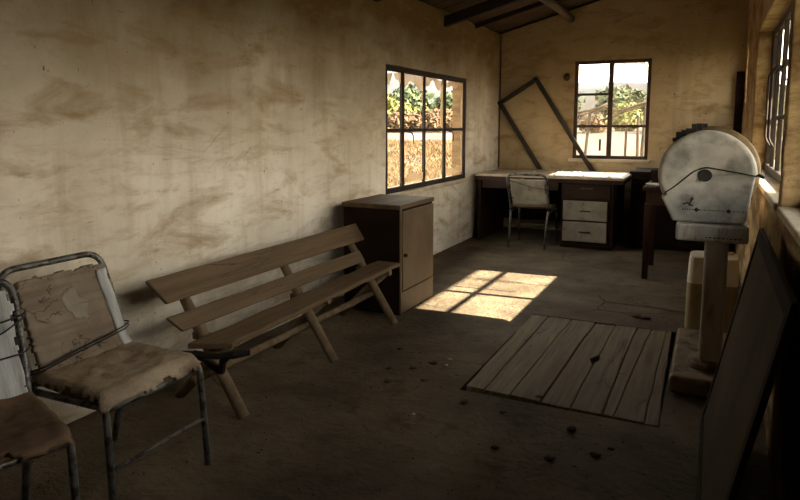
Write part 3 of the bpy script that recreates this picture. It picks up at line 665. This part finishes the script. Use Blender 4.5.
# ------------------------------------------------------------ plank hatch in the floor
ht = thing('floor_hatch', 'hatch of worn wooden planks set into the dirt floor', 'hatch', (1.9,3.6,-.03))
ex0 = [1.44,1.592,1.792,1.983,2.142,2.24,2.335]   # plank boundaries (front edge y)
bounds_f = [1.438,1.60,1.80,1.955,2.105,2.225,2.275,2.345,2.365]
fr_ = [0,.11,.255,.42,.575,.735,.79,.935,1]; bk_ = [0,.13,.30,.475,.62,.77,.865,.965,1]
fl, fr2, bl, br = Vector((1.444,2.955)), Vector((2.36,2.915)), Vector((1.43,4.325)), Vector((2.335,4.345))
fl2 = Vector((1.444,2.962)); 
for k in range(8):
    g = .0015+.0025*rnd.random(); n = 16; bm = bmesh.new(); rows = []; dzk = rnd.uniform(-.006,.003)
    for i in range(n+1):
        t = i/n; L0 = fl.lerp(bl, t); R0 = fr2.lerp(br, t)
        a = (fr_[k]*(1-t)+bk_[k]*t); b = (fr_[k+1]*(1-t)+bk_[k+1]*t)
        j0 = .006*noise.noise(Vector((t*6,k*3.1,0))); j1 = .006*noise.noise(Vector((t*6,k*3.1+3.1,0)))
        pa = L0.lerp(R0, a)+Vector((g+j0,0)); pb = L0.lerp(R0, b)+Vector((-g+j1,0))
        if k == 3 and .45 < t < .56: pb.x -= .03
        if k == 4 and .45 < t < .52: pa.x += .02
        if i in (0, n): 
            e = rnd.uniform(-.008,.008); pa.y += e; pb.y += e*.5
        rows.append([bm.verts.new((p.x-1.9, p.y-3.6, z+dzk+.003*noise.noise(Vector((p.x*4,p.y*3,1))))) for p, z in ((pa,0),(pa,.034),(pb,.034),(pb,0))])
    for a_, b_ in zip(rows, rows[1:]):
        for q in range(4): bm.faces.new((a_[q], a_[(q+1)%4], b_[(q+1)%4], b_[q]))
    bm.faces.new(rows[0]); bm.faces.new(rows[-1]); link('plank', bm, M['plank'], ht, bevel=.003)
for y in (3.1, 4.2):
    bm = bmesh.new(); box(bm, HX0-1.9, HX1-1.9, y-3.6-.04, y-3.6+.04, -.048, -.004); link('batten', bm, M['beam'], ht)

# ------------------------------------------------------------ debris
def clod(r, x, y, m, flat=.5, z=None):
    bm = bmesh.new(); bmesh.ops.create_icosphere(bm, subdivisions=2, radius=r)
    s = rnd.random()*20
    for v in bm.verts: v.co *= 1+.45*noise.noise(v.co*(1.6/r)*.6+Vector((s,s,s))); v.co.z *= flat; v.co.x *= 1.2
    o = link('x', bm, m, smooth=True); o.location = (x, y, z if z is not None else r*flat*.5); o.rotation_euler = (0,0,rnd.uniform(0,6)); return o
spots = [(1.81,2.99),(2.02,2.72),(1.70,2.75),(1.77,2.42),(1.99,2.43),(2.15,2.54),(2.2,2.62),(1.5,2.78),(1.10,3.06),(1.17,3.18),(.98,3.0),(.9,3.3),(1.22,2.93),(1.06,2.84)]
for k, (x, y) in enumerate(spots):
    o = clod(rnd.uniform(.012,.024), x, y, M['clod'], .3); o.name = 'dirt_clod'
    tag(o, 'small dark lump of dirt on the floor in front of or left of the hatch', 'dirt clod', 'dirt clods on the floor')
for x, y in ((2.10,4.60),(2.16,4.59)):
    o = clod(.028, x, y, M['clod'], .35); o.name = 'dirt_clod'; tag(o, 'dark flat lump of dirt on the floor beyond the hatch', 'dirt clod', 'dirt clods beyond the hatch')
for x, y, r in ((1.235,3.27,.011),(1.25,3.18,.009),(1.52,3.40,.006),(1.34,2.55,.008)):
    o = clod(r, x, y, M['chip'], .4); o.name = 'plaster_chip'; tag(o, 'tiny white plaster chip lying on the dark floor', 'plaster chip', 'white plaster chips on the floor')
bm = bmesh.new()
for k in range(900):
    x, y = rnd.uniform(.1,2.6), rnd.uniform(.9,6.6)
    if HX0-.02 < x < HX1+.02 and HY0-.02 < y < HY1+.02: continue
    r = rnd.uniform(.002,.007); c_ = Vector((x,y,r*.3)); vs = [bm.verts.new(c_+Vector(p)*r) for p in ((1,0,0),(-.5,.9,0),(-.6,-.8,0),(0,0,.8))]
    for q in ((0,1,3),(1,2,3),(2,0,3),(0,2,1)): bm.faces.new([vs[i] for i in q])
tag(link('floor_grit', bm, M['clod']), 'fine dirt and grit scattered over the floor', 'grit', kind='stuff')

# ------------------------------------------------------------ outside
def G(x, y):
    d = math.hypot(min(0, x-1.4)*.95, max(0, y-4)); d = max(0, min(1, (d-9)/22))
    return -.12 + 1.12*d*d*(3-2*d) + .04*noise.noise(Vector((x*.15, y*.15, 3)))
def drape(name, xs_, ys_, keep, m, dz):
    bm = bmesh.new(); V = {}
    def gv(i, j):
        if (i,j) not in V: V[i,j] = bm.verts.new((xs_[i], ys_[j], G(xs_[i], ys_[j])+dz))
        return V[i,j]
    for i in range(len(xs_)-1):
        for j in range(len(ys_)-1):
            if keep((xs_[i]+xs_[i+1])/2, (ys_[j]+ys_[j+1])/2): bm.faces.new((gv(i,j), gv(i+1,j), gv(i+1,j+1), gv(i,j+1)))
    return struct(link(name, bm, m, smooth=True))
gx = fine([-140,-60],20)[:-1]+fine([-60,2.9],1)+fine([2.9,60],6)[1:]+[90,140]; gy = fine([-60,0],6)[:-1]+fine([0,60],1)[:-1]+fine([60,240],20)
drape('ground', gx, gy, lambda x, y: x < 2.9 or y > 9, M['ground'], 0)
drape('side_ground', gx, gy, lambda x, y: x > 2.9 and y < 9, M['low_bounce'], 0)  # mostly unseen ground, added dark to keep bounce light off the upper walls
drape('yard', gx, gy, lambda x, y: 9.2 < y < 60 and x > -.30*y-5.2, M['sand'], .02)
drape('track', fine([-40,0],.5), fine([0,50],.5), lambda x, y: 25.5 < math.hypot(x-1.4, y-2)+1.5*math.sin(y*.12) < 30 and x < -.30*y-3 and y > 6, M['sand'], .02)
def hills(name, R0, h0, h1, seed, a0, a1):
    bm = bmesh.new(); rows = []
    for k in range(121):
        a = R(a0+(a1-a0)*k/120); row = []
        for j in range(9):
            r_ = R0*(1+.5*j/8); pr_ = math.sin(math.pi*min(1,j/8*1.0))*(.9+.5*noise.noise(Vector((math.cos(a)*3,math.sin(a)*3,seed+j*.3))))
            h = (h0+(h1-h0)*(.5+.8*noise.noise(Vector((math.cos(a)*5,math.sin(a)*5,seed)))))*pr_ + R0*.004*noise.noise(Vector((a*20,j,seed)))*pr_
            row.append(bm.verts.new((r_*math.cos(a), r_*math.sin(a), -1+h)))
        rows.append(row)
    for a, b in zip(rows, rows[1:]):
        for j in range(8): bm.faces.new((a[j], a[j+1], b[j+1], b[j]))
    return link(name, bm, M['hill'], smooth=True)
tag(hills('hill', 260, 15, 30, 2.0, 40, 190), 'low hazy pale hill range on the horizon beyond the bushes', 'hill')
tag(hills('hill', 520, 38, 62, 7.0, 40, 190), 'taller pale hill range rising behind the nearer hills', 'hill')

def leafball(bm, c, rx, ry, rz, n, s):
    for k in range(n):
        d = Vector((rnd.gauss(0,1), rnd.gauss(0,1), rnd.gauss(0,1))).normalized()
        f_ = rnd.random()**.35*(1+.35*noise.noise(d*2.2+Vector(c)))
        p = Vector(c)+Vector((d.x*rx, d.y*ry, d.z*rz))*f_
        a = Vector((rnd.uniform(-1,1), rnd.uniform(-1,1), rnd.uniform(-1,1))).normalized(); b = a.cross(d+Vector((.01,.02,.3))).normalized()
        q = s*rnd.uniform(.6,1.4)
        v = [bm.verts.new(p+a*q), bm.verts.new(p+b*q*.5), bm.verts.new(p-a*q), bm.verts.new(p-b*q*.5)]; bm.faces.new(v)
def bush(x, y, w, h, m, label, group, n=700, s=.16, name='bush', cat='bush'):
    t = thing(name, label, cat, (x,y,G(x,y)-.03), 0, group)
    bm = bmesh.new(); leafball(bm, (0,0,h*.52), w*.5, w*.5, h*.52, n, s)
    for q in range(3): leafball(bm, (rnd.uniform(-.3,.3)*w, rnd.uniform(-.3,.3)*w, h*rnd.uniform(.4,.75)), w*.28, w*.28, h*.28, n//4, s)
    link('foliage', bm, m, t)
    bm = bmesh.new()
    for q in range(3): tube(bm, [(0,0,0), (rnd.uniform(-.2,.2)*w,rnd.uniform(-.2,.2)*w,h*.6)], [.05*h*.5,.02], 6)
    link('stem', bm, M['trunk'], t)
    return t
# behind the back window: ray x = 2.514 + (y)*tan
for k in range(11):
    x = -19+k*3.3+rnd.uniform(-.2,.2); y = 38+rnd.uniform(-2,3)
    bush(x, y, rnd.uniform(2.6,3.0), rnd.uniform(2.2,3.0), M['leaf'], 'rounded dark green bush in the row across the yard', 'green bushes beyond the yard', 900, .22)
for x, y in ((-5.2,33),(-1.4,34),(.6,33.5),(-8.5,34)):
    bush(x, y, rnd.uniform(1.5,1.8), rnd.uniform(1.1,1.5), M['leaf_yellow'], 'low yellow-green bush in front of the dark green row', 'yellow bushes across the yard', 600, .14)
for x, y in ((-4.0,31),(.2,31.5),(-7,32),(-2.6,31.6)):
    bush(x, y, 1.4, .9, M['leaf_brown'], 'low dry brown shrub at the far edge of the yard', 'dry shrubs at the yard edge', 500, .12)
# beyond the field, left window: directions from cam through y 4.9..6.85 at x=0
def along(px_y, dist):   # direction through the left window opening at wall point (0, px_y)
    d = Vector((-2.514, px_y, 0)).normalized(); return 2.514+d.x*dist, d.y*dist
for k, py in enumerate((4.7,5.12,5.5,5.9,6.3,6.75,7.2)):
    x, y = along(py, 32.2 if k % 2 else 34); bush(x, y, 1.3, 1.0+.2*rnd.random(), M['leaf_brown'], 'dry reddish-brown shrub behind the grass field', 'dry shrubs behind the field', 600, .12)
for py, d, h in ((4.92,36.2,2.1),(5.25,38.5,1.6),(5.7,36.4,1.15),(6.1,39,1.2),(6.5,36.4,1.15),(6.95,39,1.2)):
    x, y = along(py, d); bush(x, y, 1.5, h, M['leaf_yellow'], 'yellow-green bush behind the grass field', 'yellow bushes behind the field', 700, .13)
for py, d, h in ((5.42,66,2.6),(5.86,52,2.1),(6.3,66,3.6),(6.78,52,2.7),(7.28,66,2.9)):
    x, y = along(py, d); bush(x, y, 2.8, h, M['leaf'], 'round green tree standing beyond the field', 'trees beyond the field', 1000, .25, 'tree', 'tree')
bush(4.15, 13.5, 1.6, 2.7, M['leaf_yellow'], 'yellow-green bush outside the right-hand window', None, 900, .09)
# straw field
bm = bmesh.new()
for k in range(26000):
    dist = 4+21*rnd.random()**.8; py = rnd.uniform(4.2,7.4); x, y = along(py, dist+2)
    if x > -.8: continue
    h = rnd.uniform(.05,.17)*(1+.6*noise.noise(Vector((x*.6,y*.6,0)))); a = rnd.uniform(0,6.28); w = .006+.0013*dist
    l = Vector((rnd.uniform(-.12,.12), rnd.uniform(-.12,.12), h)); b_ = Vector((x,y,G(x,y)-.01)); s_ = Vector((math.cos(a),math.sin(a),0))*w
    bm.faces.new((bm.verts.new(b_-s_), bm.verts.new(b_+s_), bm.verts.new(b_+l)))
tag(link('dry_grass', bm, M['straw']), 'dry orange-yellow grass covering the field beside the building', 'grass', kind='stuff')
# rough pole fence behind the back window
fc = thing('pole_fence', 'rough fence of leaning posts and pale crooked rails in the yard behind', 'fence', (.3,14,-.1))
F = lambda x, z, y=14: (x-.3, y-14, z+.1)
for pts, r_ in (([F(.03,-.1),F(.06,.6),F(.14,1.62)], .032), ([F(1.22,-.1),F(1.20,.8),F(1.24,1.75)], .034), ([F(-1.1,-.1),F(-1.05,1.6)], .032), ([F(.75,-.1,15),F(.76,1.35,15)], .026), ([F(1.02,-.1,15),F(1.0,1.5,15)], .03)):
    link('post', T(pts, r_, 8), M['post'], fc, smooth=True)
for pts, r_ in (([F(-1.1,1.45),F(-.27,1.55),F(.1,1.63),F(.33,1.68),F(.48,1.77)], .024), ([F(-1.0,1.35),F(-.2,1.50),F(.14,1.60)], .03), ([F(.14,1.58),F(.45,1.70),F(.60,1.66)], .022), ([F(.5,1.60),F(.8,1.63),F(1.05,1.72),F(1.3,1.82)], .024), ([F(.4,1.42),F(.8,1.60),F(1.2,1.70)], .028)):
    link('rail', T(pts, r_, 8), M['rail'], fc, smooth=True)
# unseen tree, added to block the sun through the near right-hand window
sun_blocker = thing('tree', 'unseen leafy tree added outside the near right-hand window to block sun', 'tree', (16.9,2.95,-.12))
bm = bmesh.new(); leafball(bm, (0,0,10.85), 1.5, 1.8, 1.3, 9000, .22); link('foliage', bm, M['leaf'], sun_blocker)
bm = bmesh.new(); tube(bm, [(0,0,0),(.2,.1,3.5),(-.1,.1,7),(0,.1,10.6)], [.26,.2,.15,.07], 10); link('trunk', bm, M['trunk'], sun_blocker, smooth=True)

# ------------------------------------------------------------ light
w = bpy.data.worlds.new('sky'); S.world = w; w.use_nodes = True; nt = w.node_tree
bg = nt.nodes['Background']; tc = nt.nodes.new('ShaderNodeTexCoord'); sp = nt.nodes.new('ShaderNodeSeparateXYZ'); nt.links.new(tc.outputs['Generated'], sp.inputs[0])
rp = nt.nodes.new('ShaderNodeValToRGB'); nt.links.new(sp.outputs[2], rp.inputs[0])
rp.color_ramp.elements[0].position = 0; rp.color_ramp.elements[0].color = (1,.87,.66,1)
rp.color_ramp.elements[1].position = .6; rp.color_ramp.elements[1].color = (.88,.88,.84,1)
nt.links.new(rp.outputs[0], bg.inputs[0]); bg.inputs[1].default_value = 8.2
sl = bpy.data.lights.new('sun', 'SUN'); sl.energy = 58; sl.color = (1,.88,.70); sl.angle = R(.55)
so = bpy.data.objects.new('sun', sl); COL.objects.link(so)
so.rotation_euler = Vector((-1.47,-.10,-1)).to_track_quat('-Z', 'Y').to_euler(); so.location = (8,3,6)

# ------------------------------------------------------------ camera
cam = bpy.data.cameras.new('camera'); cam.lens = 640.434/800*36; cam.sensor_width = 36; cam.shift_y = -(250-202.965)/800; cam.clip_start = .02; cam.clip_end = 2000
co = bpy.data.objects.new('camera', cam); COL.objects.link(co)
pi_, ya = .121, .454
Fd = Vector((-math.sin(ya)*math.cos(pi_), math.cos(ya)*math.cos(pi_), -math.sin(pi_))); Rt = Vector((math.cos(ya), math.sin(ya), 0)); Up = Rt.cross(Fd)
mt = Matrix((Rt, Up, -Fd)).transposed().to_4x4(); mt.translation = (2.514, 0, 1.321); co.matrix_world = mt
S.camera = co
S.view_settings.view_transform = 'Standard'; S.view_settings.look = 'None'; S.view_settings.exposure = 0; S.view_settings.gamma = 1
S.view_settings.use_curve_mapping = False
S.cycles.max_bounces = 10; S.cycles.diffuse_bounces = 6
